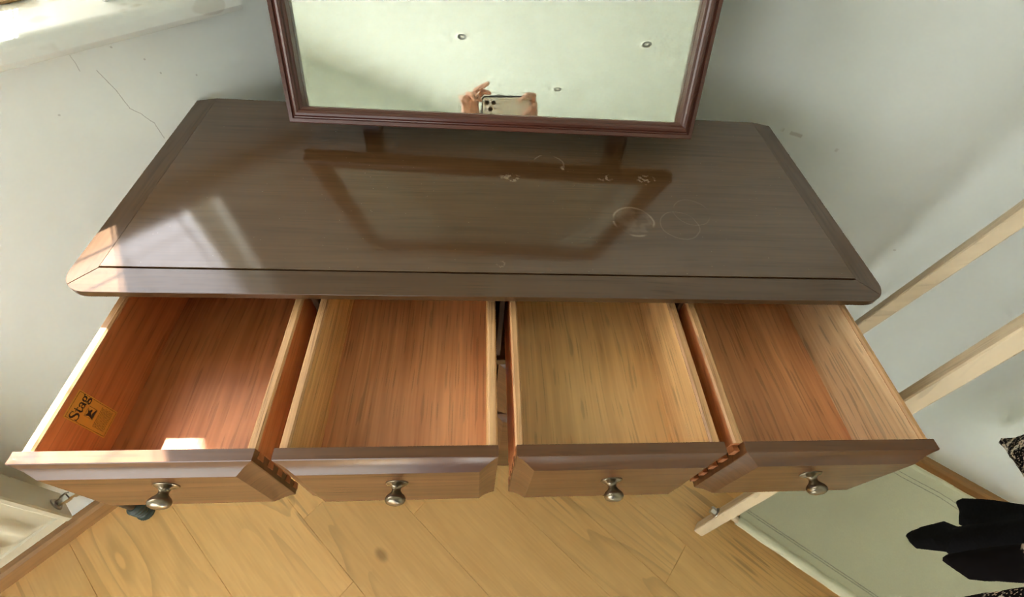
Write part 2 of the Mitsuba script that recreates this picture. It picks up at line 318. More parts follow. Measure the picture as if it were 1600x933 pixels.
# planks run across the left wall direction
bt = [-0.235 - 0.2 * k for k in range(11, 0, -1)] + [-0.235, -0.03, 0.167, 0.365, 0.482, 0.598] + [0.598 + 0.2 * k for k in range(1, 11)]
joints = {(-0.235): [-0.31], 0.167: [-0.305], 0.482: [-0.902]}
rnd = random.Random(11)
inner = ROOM.buffer(-0.003, join_style='mitre'); pi = 0
for t0, t1 in zip(bt[:-1], bt[1:]):
    first = joints.get(t0, [-0.1 - 1.25 * rnd.random()])[0]
    cuts = sorted(first + 1.29 * k for k in range(-4, 4))
    for n0, n1 in zip(cuts[:-1], cuts[1:]):
        q = [LW(t, n, 0)[:2] for t, n in ((t0, n0), (t1, n0), (t1, n1), (t0, n1))]
        pl = shapely.geometry.polygon.orient(Polygon(q), 1).intersection(inner)
        if pl.area < 0.002 or pl.geom_type != 'Polygon': continue
        pl = pl.buffer(-0.0003, join_style='mitre')
        add('plank', bevel_convex(pl, -0.009, 0.0, 0.0004, 0.0), f'plank_{(pi * 7 + int(rnd.random() * 4)) % 4}', parent='floor'); pi += 1
# skirting boards
def board(name, a, b, nrm, mat, h=0.052, th=0.022, label=''):
    a, b = np.array([*a, 0.0]), np.array([*b, 0.0]); d = (b - a) / np.linalg.norm(b - a); L = np.linalg.norm(b - a)
    inn = -np.array(nrm)
    P = []
    for s in (0.0, L):
        for u, z in ((0, 0), (th, 0), (th, h - 0.008), (th - 0.006, h), (0, h)):
            P.append(a + d * s + inn * u + np.array([0, 0, z]))
    return add(name, hull(P), mat, kind='structure', label=label)
board('baseboard_left', c_far, c_left, NL, 'skirting_wood', label='low brown wooden skirting board under the radiator')
board('baseboard_right', c_right, c_far, NR, 'skirting_wood_r', h=0.062, label='low brown wooden skirting board behind the canvas shelf')
board('baseboard_rear', c_left, c_near, -NR, 'skirting_wood_r', label='brown skirting board behind the camera')
board('baseboard_opposite', c_near, c_right, -NL, 'skirting_wood', label='brown skirting board far from the window')

# patch of bare plaster behind the radiator valve
pp = Polygon([(-0.3, 0.205), (-0.285, 0.192), (-0.268, 0.19), (-0.25, 0.168), (-0.215, 0.152), (-0.20, 0.165), (-0.20, 0.20), (-0.235, 0.212), (-0.262, 0.222), (-0.28, 0.218)])
m = prism(pp, 0, 0.0012); A = np.eye(4); A[:3, :3] = np.array([TL, ZA, -NL]).T; A[:3, 3] = NL * (NL0 + 0.0002); m.apply_transform(A)
add('paint_patch', m, 'plaster_patch', parent=wl, label='ragged cream patch')

# ------------------------------------------------------------------ window with sill and wooden venetian blind
win = 'window_1'
labels[win] = {'kind': 'structure', 'label': 'window above the sill on the left wall'}
fr = 0.43
add('frame', cat(lbox(0.2215, WT1 + 0.0, fr, fr + 0.06, WZ0, WZ1, 0.0005), lbox(WT0, WT0 + 0.06, fr, fr + 0.06, WZ0, WZ1, 0.002),
                 lbox(WT0 + 0.06, 0.2215, fr, fr + 0.06, WZ0, 1.045, 0.002), lbox(WT0 + 0.06, 0.2215, fr, fr + 0.06, WZ1 - 0.06, WZ1, 0.002),
                 lbox(-0.395, -0.335, fr, fr + 0.06, 1.045, WZ1 - 0.06, 0.002)), 'frame_white', parent=win)
add('pane', lbox(-0.89, -0.395, fr + 0.028, fr + 0.030, 1.045, WZ1 - 0.06, 0.0), 'glass', parent=win)
add('pane', lbox(-0.335, 0.2215, fr + 0.028, fr + 0.030, 1.045, WZ1 - 0.06, 0.0), 'glass', parent=win)
# sill: board with a rounded nose
prof = [(0.44, 1.017)] + [(0.262 - 0.013 * math.sin(a), 1.004 + 0.013 * math.cos(a)) for a in np.linspace(0, math.pi / 2, 7)] + [(0.249, 0.992), (0.253, 0.985), (0.258, 0.982), (0.44, 0.982)]
def sill_piece(t0, t1, nmax):
    P = []
    for t in (t0, t1):
        e = 0.004
        for n, z in prof:
            n = min(n, nmax)
            P.append(LW(t, n, z))
    return hull(P)
sm = sill_piece(-1.06, 0.434, NL0)
add('trim_1', cat(sm, sill_piece(WT0 + 0.001, 0.267, 0.43)), 'gloss_white', smooth=25, kind='structure', label='white painted window sill with a deep rounded front edge')
bl = thing('venetian_blind', 'wooden venetian blind hanging in the window above the sill', 'blind')
tilt = math.atan(math.tan(SUN_EL) / 0.956)
bn = 0.385
def slat(z):
    ax = (TL, NL * math.cos(tilt) + ZA * math.sin(tilt), -NL * math.sin(tilt) + ZA * math.cos(tilt))
    return frame_box(LW(0, bn, z), ax, (-0.935, -0.017, -0.0011), (0.206, 0.017, 0.0011), 0.0008)
z = 1.0605
while z < 2.07:
    add('slat', slat(z), 'blind_wood', parent=bl); z += 0.0475
add('bottom_rail', lbox(-0.935, 0.206, bn - 0.025, bn + 0.022, 1.018, 1.036, 0.004), 'blind_wood', parent=bl)
add('head_rail', lbox(-0.94, 0.212, bn - 0.027, bn + 0.027, 2.09, 2.148, 0.003), 'blind_wood', parent=bl)
for t in (0.188, -0.4, -0.88):
    for dn in (-0.018, 0.018):
        add('ladder_cord', tube([LW(t + 0.004 * math.sin(7 * k), bn + dn, zz) for k, zz in enumerate(np.linspace(1.02, 2.09, 14))], 0.0011, 6), 'cord', parent=bl)
cl = [LW(0.06, 0.345, 2.08), LW(0.062, 0.342, 1.5), LW(0.066, 0.338, 1.12), LW(0.075, 0.335, 1.035), LW(0.105, 0.334, 1.021), LW(0.13, 0.336, 1.021), LW(0.12, 0.342, 1.0205)]
add('pull_cord', tube(cl, 0.0012, 6), 'cord', parent=bl, label='pull cord trailing on the sill')

def glazing(key, box_, o, a, b, z0, z1, posts, label):
    labels[key] = {'kind': 'structure', 'label': label}
    f = o - 0.14; xs = [a] + posts + [b]; fm = []
    for k, x in enumerate(xs):
        fm.append(box_(x if k == 0 else x - (0.06 if k == len(xs) - 1 else 0.03), x + (0.06 if k == 0 else 0.0 if k == len(xs) - 1 else 0.03), f - 0.06, f, z0, z1, 0.002))
    fm += [box_(a + 0.06, b - 0.06, f - 0.06, f, z0, z0 + 0.07, 0.002), box_(a + 0.06, b - 0.06, f - 0.06, f, z1 - 0.07, z1, 0.002)]
    for q in fm: add('frame_member', q, 'frame_white', parent=key)
    for k in range(len(xs) - 1):
        add('pane', box_(xs[k] + (0.06 if k == 0 else 0.03), xs[k + 1] - (0.06 if k == len(xs) - 2 else 0.03), f - 0.032, f - 0.030, z0 + 0.07, z1 - 0.07, 0.0), 'glass', parent=key)
glazing('window_2', rbox, NR1, -1.85, 0.05, 0.08, 2.0, [-0.90], 'glazed garden doors in the wall behind the camera')

# ------------------------------------------------------------------ chest of drawers
ch = thing('chest_of_drawers', 'dark mahogany chest with its four top drawers pulled open', 'chest of drawers')
S_, G_, D_, D2_, TH = 0.0309, 0.0405, 0.4312, 0.4412, 0.0135
out = sbox(0, 0, W, 1.0).buffer(-0.034).buffer(0.034, quad_segs=10)
fp = Polygon([(-0.1, -0.1), (W + 0.1, -0.1), (W + 0.1, -0.02), (W - S_, G_), (S_, G_), (-0.1, -0.02)])
# mitre runs from the outer corner to the panel corner
fp = Polygon([(0, 0), (W, 0), (W - S_, G_ - 0.0022), (S_, G_ - 0.0022)])
z0, z1 = TOP - TH, TOP - 0.0005
add('edge_strip', bevel_convex(out.intersection(fp), z0, z1, 0.0005, 0.004), 'mahogany_edge_x', parent=ch)
ls = Polygon([(0, 0), (S_ - 0.00005, G_ - 0.0022), (S_ - 0.00005, D2_), (0, D_)])
add('edge_strip', bevel_convex(out.intersection(ls), z0, TOP - 0.0001, 0.0004, 0.004), 'mahogany_edge_y', parent=ch)
rs = Polygon([(W, 0), (W - S_ + 0.00005, G_ - 0.0022), (W - S_ + 0.00005, D2_), (W, D_)])
add('edge_strip', bevel_convex(out.intersection(rs), z0, TOP - 0.0001, 0.0004, 0.004), 'mahogany_edge_y', parent=ch)
add('top_panel', cbox((S_ + 0.00005, G_, z0 + 0.001), (W - S_ - 0.00005, D2_, TOP), 0.0003), 'mahogany_top', parent=ch)
CX0, CX1, CY1 = 0.036, W - 0.033, 0.425
add('under_frame', cat(cbox((CX0, 0.045, TOP - 0.026), (CX1, CY1, z0 + 0.0012), 0.001)), 'mahogany_edge_x', parent=ch)
add('side_panel', cbox((CX0, 0.045, 0.06), (CX0 + 0.006, CY1, TOP - 0.026)), 'mahogany_side', parent=ch)
add('side_panel', cbox((CX1 - 0.006, 0.045, 0.06), (CX1, CY1, TOP - 0.026)), 'mahogany_side', parent=ch)
add('back_panel', cbox((CX0 + 0.006, CY1 - 0.006, 0.06), (CX1 - 0.006, CY1, TOP - 0.026)), 'carcass_dark', parent=ch)
add('divider_rail', cbox((CX0 + 0.006, 0.012, TOP - 0.203), (CX1 - 0.006, CY1 - 0.006, TOP - 0.187), 0.001), 'mahogany_edge_x', parent=ch)
add('divider_rail', cbox((CX0 + 0.006, 0.018, TOP - 0.418), (CX1 - 0.006, 0.06, TOP - 0.405), 0.001), 'carcass_dark', parent=ch)
for x in (0.2845, 0.5364, 0.7925):
    add('drawer_divider', cbox((x - 0.004, 0.02, TOP - 0.187), (x + 0.004, CY1 - 0.006, TOP - 0.026)), 'carcass_dark', parent=ch)
add('plinth', cat(cbox((CX0 + 0.012, 0.037, 0.0), (CX1 - 0.012, 0.055, 0.17), 0.002), cbox((CX0 + 0.012, 0.055, 0.0), (CX0 + 0.03, CY1 - 0.01, 0.06)), cbox((CX1 - 0.03, 0.055, 0.0), (CX1 - 0.012, CY1 - 0.01, 0.06)),
                  cbox((CX0 + 0.006, 0.02, 0.17), (CX1 - 0.006, 0.06, 0.215), 0.002)), 'mahogany_edge_x', parent=ch)
KPROF = [(0.0, 0.0), (0.0120, 0.0), (0.0120, 0.0012), (0.0105, 0.0026), (0.0065, 0.0042), (0.0048, 0.0075), (0.0047, 0.0105), (0.0062, 0.0135), (0.0090, 0.0165), (0.0107, 0.0200), (0.0108, 0.0232), (0.0092, 0.0268), (0.0058, 0.0290), (0.0, 0.0298)]
KPROF = [(r * 1.06, z * 0.80) for r, z in KPROF]
COVE = [(0.0, 0.0), (0.001, 0.0008), (0.006, 0.0024), (0.011, 0.0046), (0.0155, 0.0074), (0.0190, 0.0098), (0.0200, 0.0104)]
def fielded(x0, x1, y_back, y_face, z0, z1):
    rings = [[(x0, y_back, z0), (x1, y_back, z0), (x1, y_back, z1), (x0, y_back, z1)]]
    for d, h in COVE: rings.append([(x0 + d, y_face - h, z0 + 0.4 * d), (x1 - d, y_face - h, z0 + 0.4 * d), (x1 - d, y_face - h, z1 - d), (x0 + d, y_face - h, z1 - d)])
    V = [p for r in rings for p in r]; F = [[0, 2, 1], [0, 3, 2]]
    for i in range(len(rings) - 1):
        for k in range(4):
            a, b = i * 4 + k, i * 4 + (k + 1) % 4; F += [[a, b, b + 4], [a, b + 4, a + 4]]
    n = len(V) - 4; F += [[n, n + 1, n + 2], [n, n + 2, n + 3]]
    m = trimesh.Trimesh(V, F, process=False); m.fix_normals(); return m
for (za, zb) in ((TOP - 0.402, TOP - 0.206), (TOP - 0.632, TOP - 0.421)):
    for xa, xb in ((CX0 + 0.008, 0.5345), (0.5385, CX1 - 0.008)):
        dk = sub(ch, 'drawer')
        add('front', fielded(xa, xb, 0.034, 0.016, za, zb), 'mahogany_front', smooth=20, parent=dk)
        for xk in (xa + 0.11, xb - 0.11):
            add('knob', lathe(KPROF, (xk, 0.0058, (za + zb) / 2), (0, -1, 0)), 'knob_metal', smooth=40, parent=dk)
PY, FT, FZ, FH = 0.1807, 0.0120, TOP - 0.0277, 0.1480
SY1 = 0.20
def open_drawer(i, a, b, so0, si0, si1, so1, mats, dz=0.0, tails=()):
    dk = sub(ch, 'drawer')
    ft, fb = FZ + dz, FZ + dz - FH + (0.0085, 0.002, 0.0, 0.0)[i]
    add('front', fielded(a, b, -PY, -PY - FT, fb, ft), 'mahogany_front', smooth=20, parent=dk)
    rim = ft - 0.0028
    for k, (x0, x1, mat) in enumerate(((so0, si0, mats[0]), (si1, so1, mats[1]))):
        pr = sbox(x0, fb + 0.008, x1, rim).buffer(-0.0025).buffer(0.0025, quad_segs=4)
        add('side', cbox((x0, -PY, fb + 0.030), (x1, SY1, rim - 0.0035), 0.0006), mat, parent=dk)
        P = [(x, y, z) for y in (-PY, SY1) for x, z in ((x0, rim - 0.0035), (x1, rim - 0.0035), (x0, rim - 0.002), (x1, rim - 0.002), (x0 + 0.002, rim), (x1 - 0.002, rim))]
        add('rim', hull(P), 'rim_wood', parent=dk, label='pale rounded top edge')
    add('base', cbox((si0, -PY, TOP - 0.1322), (si1, SY1 - 0.008, TOP - 0.1262), 0.0), mats[2], parent=dk)
    add('back', cbox((si0, SY1 - 0.008, fb + 0.045), (si1, SY1, rim - 0.004), 0.0005), mats[1], parent=dk)
    xk = {0: 0.171, 1: 0.4135, 2: 0.6635, 3: 0.9085}[i]
    add('knob', lathe(KPROF, (xk, -PY - FT - 0.0102, TOP - {0: 0.0760, 1: 0.0855, 2: 0.0920, 3: 0.0820}[i]), (0, -1, 0)), 'knob_metal', smooth=40, parent=dk)
    for sgn, xo in tails:
        for k in range(5):
            zt = ft - 0.018 - k * 0.0285
            P = [(xo + sgn * x, y, zt + s * h) for x in (-0.006, 0.0006) for y, h in ((-PY + 0.0003, 0.0055), (-PY - 0.0070, 0.0075)) for s in (-1, 1)]
            add('dovetail', hull(P), 'dovetail_wood', parent=dk)
    return dk, fb, rim
d1, fb1, rim1 = open_drawer(0, 0.0425, 0.2740, 0.0465, 0.0575, 0.2640, 0.2745, ('drawer_red_side', 'drawer_red_side', 'drawer_red'), tails=[(1, 0.2742)])
open_drawer(1, 0.2932, 0.5266, 0.2960, 0.3065, 0.5155, 0.5262, ('drawer_yellow_side', 'drawer_yellow_side', 'drawer_red_b'), tails=[(1, 0.5264)])
open_drawer(2, 0.5463, 0.7810, 0.5455, 0.5550, 0.7670, 0.7785, ('drawer_red_side', 'drawer_yellow_side', 'drawer_yellow'), tails=[(-1, 0.5462)])
open_drawer(3, 0.8037, 1.0369, 0.7945, 0.8060, 1.0250, 1.0335, ('drawer_red_side', 'drawer_pale_side', 'drawer_red_b'), tails=[(-1, 0.7965)])

# maker's label on the inner left side of the first drawer: text reads towards the back (+y), letters upright
LX = 0.0575
lw, lh = 0.0325, 0.066
LO = np.array([LX + 0.0003, -0.1395, TOP - 0.0405])        # rim corner nearest the front
def lab(poly, depth, h=0.0):
    m = cat(*[prism(g, h, h + depth) for g in getattr(poly, 'geoms', [poly])])
    A = np.eye(4); A[:3, :3] = np.array([[0, 1, 0], [0, 0, 1], [1, 0, 0]]).T; A[:3, 3] = LO; m.apply_transform(A); return m
lk = sub(d1, 'maker_label')
lk = f'{d1}__maker_label'; labels.pop(lk, None)
add('maker_label', lab(sbox(0, -lh, lw, 0), 0.0003, -0.0003), 'label_gold', parent=d1, label='small gold paper label printed Stag')
def stroke(pts, ws):
    o = []
    for (p, q), (a, b) in zip(zip(pts[:-1], pts[1:]), zip(ws[:-1], ws[1:])):
        o.append(unary_union([Point(p).buffer(a / 2, 6), Point(q).buffer(b / 2, 6)]).convex_hull)
    return unary_union(o)
def ell(cx, cy, rx, ry, w0, w1, n=20):
    pts = [(cx + rx * math.cos(2 * math.pi * k / n), cy + ry * math.sin(2 * math.pi * k / n)) for k in range(n + 1)]
    return stroke(pts, [w0 + (w1 - w0) * abs(math.cos(2 * math.pi * k / n)) for k in range(n + 1)])
sS = unary_union([stroke([(.53, .72), (.50, .88), (.38, .97), (.24, .97), (.11, .87), (.09, .74), (.17, .62), (.34, .51), (.49, .40), (.55, .26), (.48, .10), (.33, .03), (.18, .05), (.07, .16), (.05, .28)],
                         [.05, .06, .07, .09, .13, .16, .18, .19, .18, .16, .12, .08, .07, .06, .05]), stroke([(.535, .70), (.535, .97)], [.045, .045]), stroke([(.045, .03), (.045, .30)], [.045, .045])])
st_ = unary_union([stroke([(.16, .86), (.16, .16), (.22, .05), (.34, .06), (.38, .14)], [.06, .15, .13, .09, .04]), stroke([(.0, .63), (.36, .63)], [.07, .07])])
sa = unary_union([stroke([(.06, .50), (.14, .62), (.26, .64), (.37, .55), (.38, .12), (.43, .05), (.50, .08)], [.11, .08, .08, .13, .15, .10, .04]), ell(.2, .2, .15, .16, .05, .12)])
sg = unary_union([ell(.23, .44, .17, .19, .05, .13), stroke([(.12, .25), (.05, .15), (.14, .06), (.36, .03), (.46, -.06)], [.06, .09, .10, .12, .12]), ell(.24, -.14, .22, .13, .07, .12), stroke([(.36, .58), (.46, .68), (.52, .62)], [.05, .07, .1])])
txt, xo = [], 0.0
for g, adv in ((sS, .64), (st_, .42), (sa, .53), (sg, .52)):
    txt.append(shapely.affinity.translate(g, xo, 0)); xo += adv
kk = lw * 0.88 / xo
txt = shapely.affinity.translate(shapely.affinity.scale(unary_union(txt), kk, kk, origin=(0, 0)), lw * 0.06, -lh * 0.285)
lkey = f'{d1}__maker_label'
add('lettering', lab(txt, 0.00012), 'label_ink', parent=d1)
def luv(u, v): return (u * lw, -v * lh)
logo = unary_union([Polygon([luv(.36, .37), luv(.47, .40), luv(.62, .365), luv(.55, .41), luv(.64, .44), luv(.60, .47), (luv(.52, .455)), luv(.46, .50), luv(.36, .53), luv(.40, .45)]), Polygon([luv(.36, .53), luv(.52, .49), luv(.68, .53), luv(.68, .55), luv(.36, .55)])])
logo = logo.union(sbox(*luv(.34, .56), *luv(.70, .355)).difference(sbox(luv(.35, .556)[0], luv(.35, .556)[1], luv(.69, .359)[0], luv(.69, .359)[1])))
add('emblem', lab(logo, 0.00012), 'label_ink', parent=d1)
small = []
for k in range(9):
    y = 0.625 + k * 0.033
    u = 0.16
    rr_ = random.Random(k)
    while u < 0.86:
        l = 0.03 + 0.07 * rr_.random(); small.append(sbox(luv(u, y + .014)[0], luv(u, y + .014)[1], luv(min(u + l, .88), y)[0], luv(u, y)[1])); u += l + 0.02
brd = sbox(*luv(.04, .975), *luv(.96, .025)); small.append(brd.difference(brd.buffer(-0.0005)))
add('small_print', lab(unary_union(small), 0.0001), 'label_line', parent=d1)

# ------------------------------------------------------------------ tilting mirror on the chest
dm = thing('dressing_mirror', 'tilted mahogany framed mirror standing on top of the chest', 'mirror')
MN = np.array([-0.02538348, -0.88133848, 0.4718031]); MR = np.array([0.99967743, -0.02197927, 0.01272588]); MU = np.array([-0.000845915, 0.471973936, 0.881612096])
MP = np.array([0.52775965, 0.31179575, 0.03892865 + TOP])
MW0, MK, MHT, MF = 0.655, 0.034, 0.60, 0.0255
def mpt(x, s, h): return MP + MR * x + MU * s + MN * h
def edge_x(s, d): return MW0 / 2 + MK * s - d
MPROF = [(0.0, -0.0185), (0.0, 0.0022), (0.0012, 0.0034), (0.0062, 0.0034), (0.0072, 0.0006), (0.0092, 0.0012), (0.0115, 0.0046), (0.0150, 0.0058), (0.0182, 0.0044), (0.0200, 0.0008), (0.0225, 0.0002), (0.0240, -0.0012), (0.0243, -0.0142), (0.0255, -0.0144), (0.0255, -0.0185)]
def member(pa, pb):
    V = [pa(d, h) for d, h in MPROF] + [pb(d, h) for d, h in MPROF]; n = len(MPROF); F = []
    for k in range(n):
        j = (k + 1) % n; F += [[k, j, n + j], [k, n + j, n + k]]
    tri = trimesh.creation.triangulate_polygon(Polygon(MPROF), engine='earcut')
    P2 = np.array(MPROF); 
    idx = [int(np.argmin(((P2 - q) ** 2).sum(1))) for q in tri[0]]
    for t in tri[1]:
        F.append([idx[t[0]], idx[t[1]], idx[t[2]]]); F.append([n + idx[t[2]], n + idx[t[1]], n + idx[t[0]]])
    m = trimesh.Trimesh(V, F, process=False); m.fix_normals(); return m
bl_ = lambda d, h: mpt(-edge_x(d, d), d, h); br_ = lambda d, h: mpt(edge_x(d, d), d, h)
tl_ = lambda d, h: mpt(-edge_x(MHT - d, d), MHT - d, h); tr_ = lambda d, h: mpt(edge_x(MHT - d, d), MHT - d, h)
add('rail', member(bl_, br_), 'mirror_wood', smooth=35, parent=dm); add('rail', member(tl_, tr_), 'mirror_wood', smooth=35, parent=dm)
add('stile', member(bl_, tl_), 'mirror_wood_v', smooth=35, parent=dm); add('stile', member(br_, tr_), 'mirror_wood_v', smooth=35, parent=dm)
def quadslab(d, h0, h1):
    return hull([mpt(x, s, h) for h in (h0, h1) for s in (d, MHT - d) for x in (-edge_x(s, d), edge_x(s, d))])
add('glass', quadslab(0.0248, -0.0172, -0.0142), 'mirror_silver', parent=dm, label='silvered mirror glass')
add('back_board', quadslab(0.004, -0.0225, -0.0187), 'carcass_dark', parent=dm)
for xp in (0.306, 0.762):
    s_at = 0.115
    q = mpt(xp - MP[0], s_at, -0.0228)
    P = [(xp + dx, y, TOP + 0.0002) for dx in (-0.015, 0.015) for y in (q[1] + 0.004, q[1] + 0.034)]
    P += [mpt(xp - MP[0] + dx, s, -0.0228) for dx in (-0.015, 0.015) for s in (s_at - 0.03, s_at + 0.03)]
    P += [mpt(xp - MP[0] + dx, s_at + 0.01, -0.042) for dx in (-0.015, 0.015)]
    add('post', hull(P), 'mirror_wood_v', parent=dm)

# ------------------------------------------------------------------ radiator, valve and pipe by the left wall
ra = thing('radiator', 'cream painted panel radiator low on the left wall below the window', 'radiator')
R0, R1, RN0, RN1, RZ0, RZ1 = -1.15, -0.330, 0.192, 0.262, 0.198, 0.62
body = cbox  # readable
add('end_panel', lbox(R1 - 0.004, R1, RN0 + 0.004, RN1, RZ0, RZ1, 0.0012), 'radiator_paint', parent=ra)
add('rear_panel', lbox(R0, R1 - 0.004, RN1 - 0.006, RN1, RZ0 + 0.004, RZ1 - 0.004, 0.002), 'radiator_paint', parent=ra)
fpan = [m3.Manifold.hull_points([list(map(float, p)) for p in lbox(R0, R1 - 0.004, RN0 + 0.001, RN0 + 0.0085, RZ0 + 0.03, RZ1 - 0.03, 0.0005).vertices])]
t = R1 - 0.05
while t > R0 + 0.03:
    P = []
    for z, k in ((RZ0 + 0.036, 0.0), (RZ0 + 0.060, 1.0), (RZ1 - 0.060, 1.0), (RZ1 - 0.036, 0.0)):
        for a, h in ((-0.015, 0.0), (-0.010, 0.7), (-0.003, 1.0), (0.003, 1.0), (0.010, 0.7), (0.015, 0.0)):
            P.append(LW(t + a * (0.75 + 0.25 * k), RN0 + 0.0015 - 0.0085 * h * k, z).tolist())
    fpan.append(m3.Manifold.hull_points(P)); t -= 0.042
add('front_panel', m3.Manifold.batch_boolean(fpan, m3.OpType.Add), 'radiator_paint', smooth=35, parent=ra, label='front panel with vertical raised flutes')
add('edge_seam', lbox(R0, R1, RN0 - 0.003, RN0 + 0.0085, RZ0, RZ0 + 0.0305, 0.003), 'radiator_paint', parent=ra)
add('edge_seam', lbox(R0, R1, RN0 - 0.003, RN0 + 0.0085, RZ1 - 0.0305, RZ1, 0.003), 'radiator_paint', parent=ra)
add('edge_lip', lbox(R1 - 0.012, R1 + 0.0005, RN0 - 0.005, RN0 + 0.0085, RZ0, RZ1, 0.003), 'radiator_paint', parent=ra)
add('top_grille', lbox(R0, R1, RN0 + 0.004, RN1, RZ1 - 0.006, RZ1 - 0.002, 0.001), 'radiator_paint', parent=ra)
for t in (-1.0, -0.5):
    add('bracket', lbox(t - 0.012, t + 0.012, RN1 - 0.001, NL0 - 0.0005, RZ0 + 0.06, RZ1 - 0.06, 0.001), 'steel', parent=ra)
va = thing('radiator_valve', 'metal radiator valve with a corroded pipe to the floor beside the skirting', 'valve')
vo = LW(R1, 0.214, 0.236)
add('flange', lathe([(0, 0), (0.0145, 0), (0.0145, 0.003), (0.012, 0.0045), (0.0105, 0.003), (0.0, 0.003)], vo, TL), 'chrome', smooth=30, parent=va)
add('body', lathe([(0, 0.003), (0.0075, 0.003), (0.0075, 0.012), (0.0105, 0.013), (0.0105, 0.024), (0.0085, 0.026), (0.0085, 0.030), (0.0120, 0.031), (0.0120, 0.045), (0.009, 0.047), (0.009, 0.060), (0.0, 0.061)], vo, TL, 6), 'chrome', parent=va)
pq = LW(R1 + 0.047, 0.208, 0)
add('pipe', tube([vo + TL * 0.047, pq + ZA * 0.222, pq + ZA * 0.20, pq + ZA * 0.002], 0.0075, 12), 'pipe_dark', smooth=40, parent=va)
rib = [(0.0, 0.0005), (0.019, 0.0005), (0.019, 0.008)]
for k in range(4):
    zz = 0.010 + 0.012 * k; rib += [(0.013, zz), (0.0165, zz + 0.003), (0.0165, zz + 0.008), (0.013, zz + 0.011)]
rib += [(0.010, 0.062), (0.0, 0.063)]
add('pipe_collar', lathe(rib, pq, (0, 0, 1)), 'verdigris', smooth=40, parent=va, label='green corroded ribbed collar at the floor')

# ------------------------------------------------------------------ clothes rack with canvas shelf
rk = thing('clothes_rack', 'pale wooden clothes rack with bolted legs and a canvas shelf by the right wall', 'clothes rack')
def bar(a, b, ax1, ax2, w1, w2, c=0.002):
    a, b = np.asarray(a), np.asarray(b)
    P = []
    for q in (a, b):
        for i, j in ((-1, -1), (1, -1), (1, 1), (-1, 1)):
            for ci, cj in ((c, 0), (0, c)):
                P.append(q + ax1 * i * (w1 / 2 - ci) + ax2 * j * (w2 / 2 - cj))
    return hull(P)
RT = 1.70
for tcen in (-0.967, -1.93):
    f0, f1 = RW(tcen, 0.5755, 0.0), RW(tcen + 0.0, 0.5755 + 0.0985 * (RT - 0.04), RT - 0.04)
    add('leg', bar(f0, f1, TR, NR, 0.0245, 0.027), 'rack_wood', parent=rk)
for tcen in (-0.965, -1.93):
    b1 = RW(tcen, 0.93 - 0.118 * (RT - 0.04 - 0.885), RT - 0.04); b0 = RW(tcen, 0.93 + 0.118 * 0.885, 0.0)
    add('leg', bar(b0, b1, TR, NR, 0.0245, 0.027), 'rack_wood', parent=rk)
    add('top_block', bar(RW(tcen, 0.63, RT - 0.02), RW(tcen, 0.90, RT - 0.02), TR, ZA, 0.0245, 0.04), 'rack_wood', parent=rk)
add('hanging_rail', bar(RW(-0.95, 0.765, RT - 0.02), RW(-1.945, 0.765, RT - 0.02), NR, ZA, 0.028, 0.028, 0.008), 'rack_wood', parent=rk)
SZ, SF, SB = 0.122, 0.604, 1.052
add('shelf_rod', tube([RW(-0.9785, SF, SZ), RW(-1.92, SF, SZ)], 0.009, 12), 'rack_wood', smooth=40, parent=rk)
add('shelf_rod', tube([RW(-0.9785, SB - 0.012, SZ), RW(-1.92, SB - 0.012, SZ)], 0.009, 12), 'rack_wood', smooth=40, parent=rk)
# canvas: a sagging sheet with sleeves round both rods
nu, nv = 120, 70
U, Vv = np.meshgrid(np.linspace(-1.004, -1.905, nu), np.linspace(SF - 0.0, SB - 0.012, nv), indexing='ij')
sag = 0.014 * np.sin(np.pi * (Vv - SF) / (SB - 0.012 - SF)) ** 0.7
fold = 0.0035 * np.sin((U * 0.9 + Vv * 0.5) * 48 + 3 * meshkit.noise(np.stack([U * 7, Vv * 5, U * 0], -1), 2)) * np.clip((Vv - 0.8) / 0.25, 0, 1) + 0.004 * (meshkit.fbm(np.stack([U * 9, Vv * 9, U * 0], -1), 3, 5) - 0.5)
edge = np.clip((Vv - SF) / 0.05, 0, 1) * np.clip((SB - 0.012 - Vv) / 0.05, 0, 1)
Zt = SZ + 0.010 - sag + fold * edge
top = np.array([TR]) * U.reshape(-1, 1) + np.array([NR]) * Vv.reshape(-1, 1) + ZA * Zt.reshape(-1, 1)
bot = top - ZA * 0.0016
Fc = []
for i in range(nu - 1):
    for j in range(nv - 1):
        a, b, c, d = i * nv + j, (i + 1) * nv + j, (i + 1) * nv + j + 1, i * nv + j + 1
        Fc += [[a, b, c], [a, c, d]]
Fc = np.array(Fc); N_ = len(top)
rim_ = [[i * nv, (i + 1) * nv] for i in range(nu - 1)] + [[(i + 1) * nv + nv - 1, i * nv + nv - 1] for i in range(nu - 1)] + [[j + 1, j] for j in range(nv - 1)] + [[(nu - 1) * nv + j, (nu - 1) * nv + j + 1] for j in range(nv - 1)]
Fr = []
for a, b in rim_: Fr += [[a, a + N_, b + N_], [a, b + N_, b]]
cm = trimesh.Trimesh(np.vstack([top, bot]), np.vstack([Fc, Fc[:, ::-1] + N_, np.array(Fr)]), process=False); cm.fix_normals()
add('canvas_shelf', cm, 'canvas', smooth=40, parent=rk, label='sage canvas sheet slung between two rods')
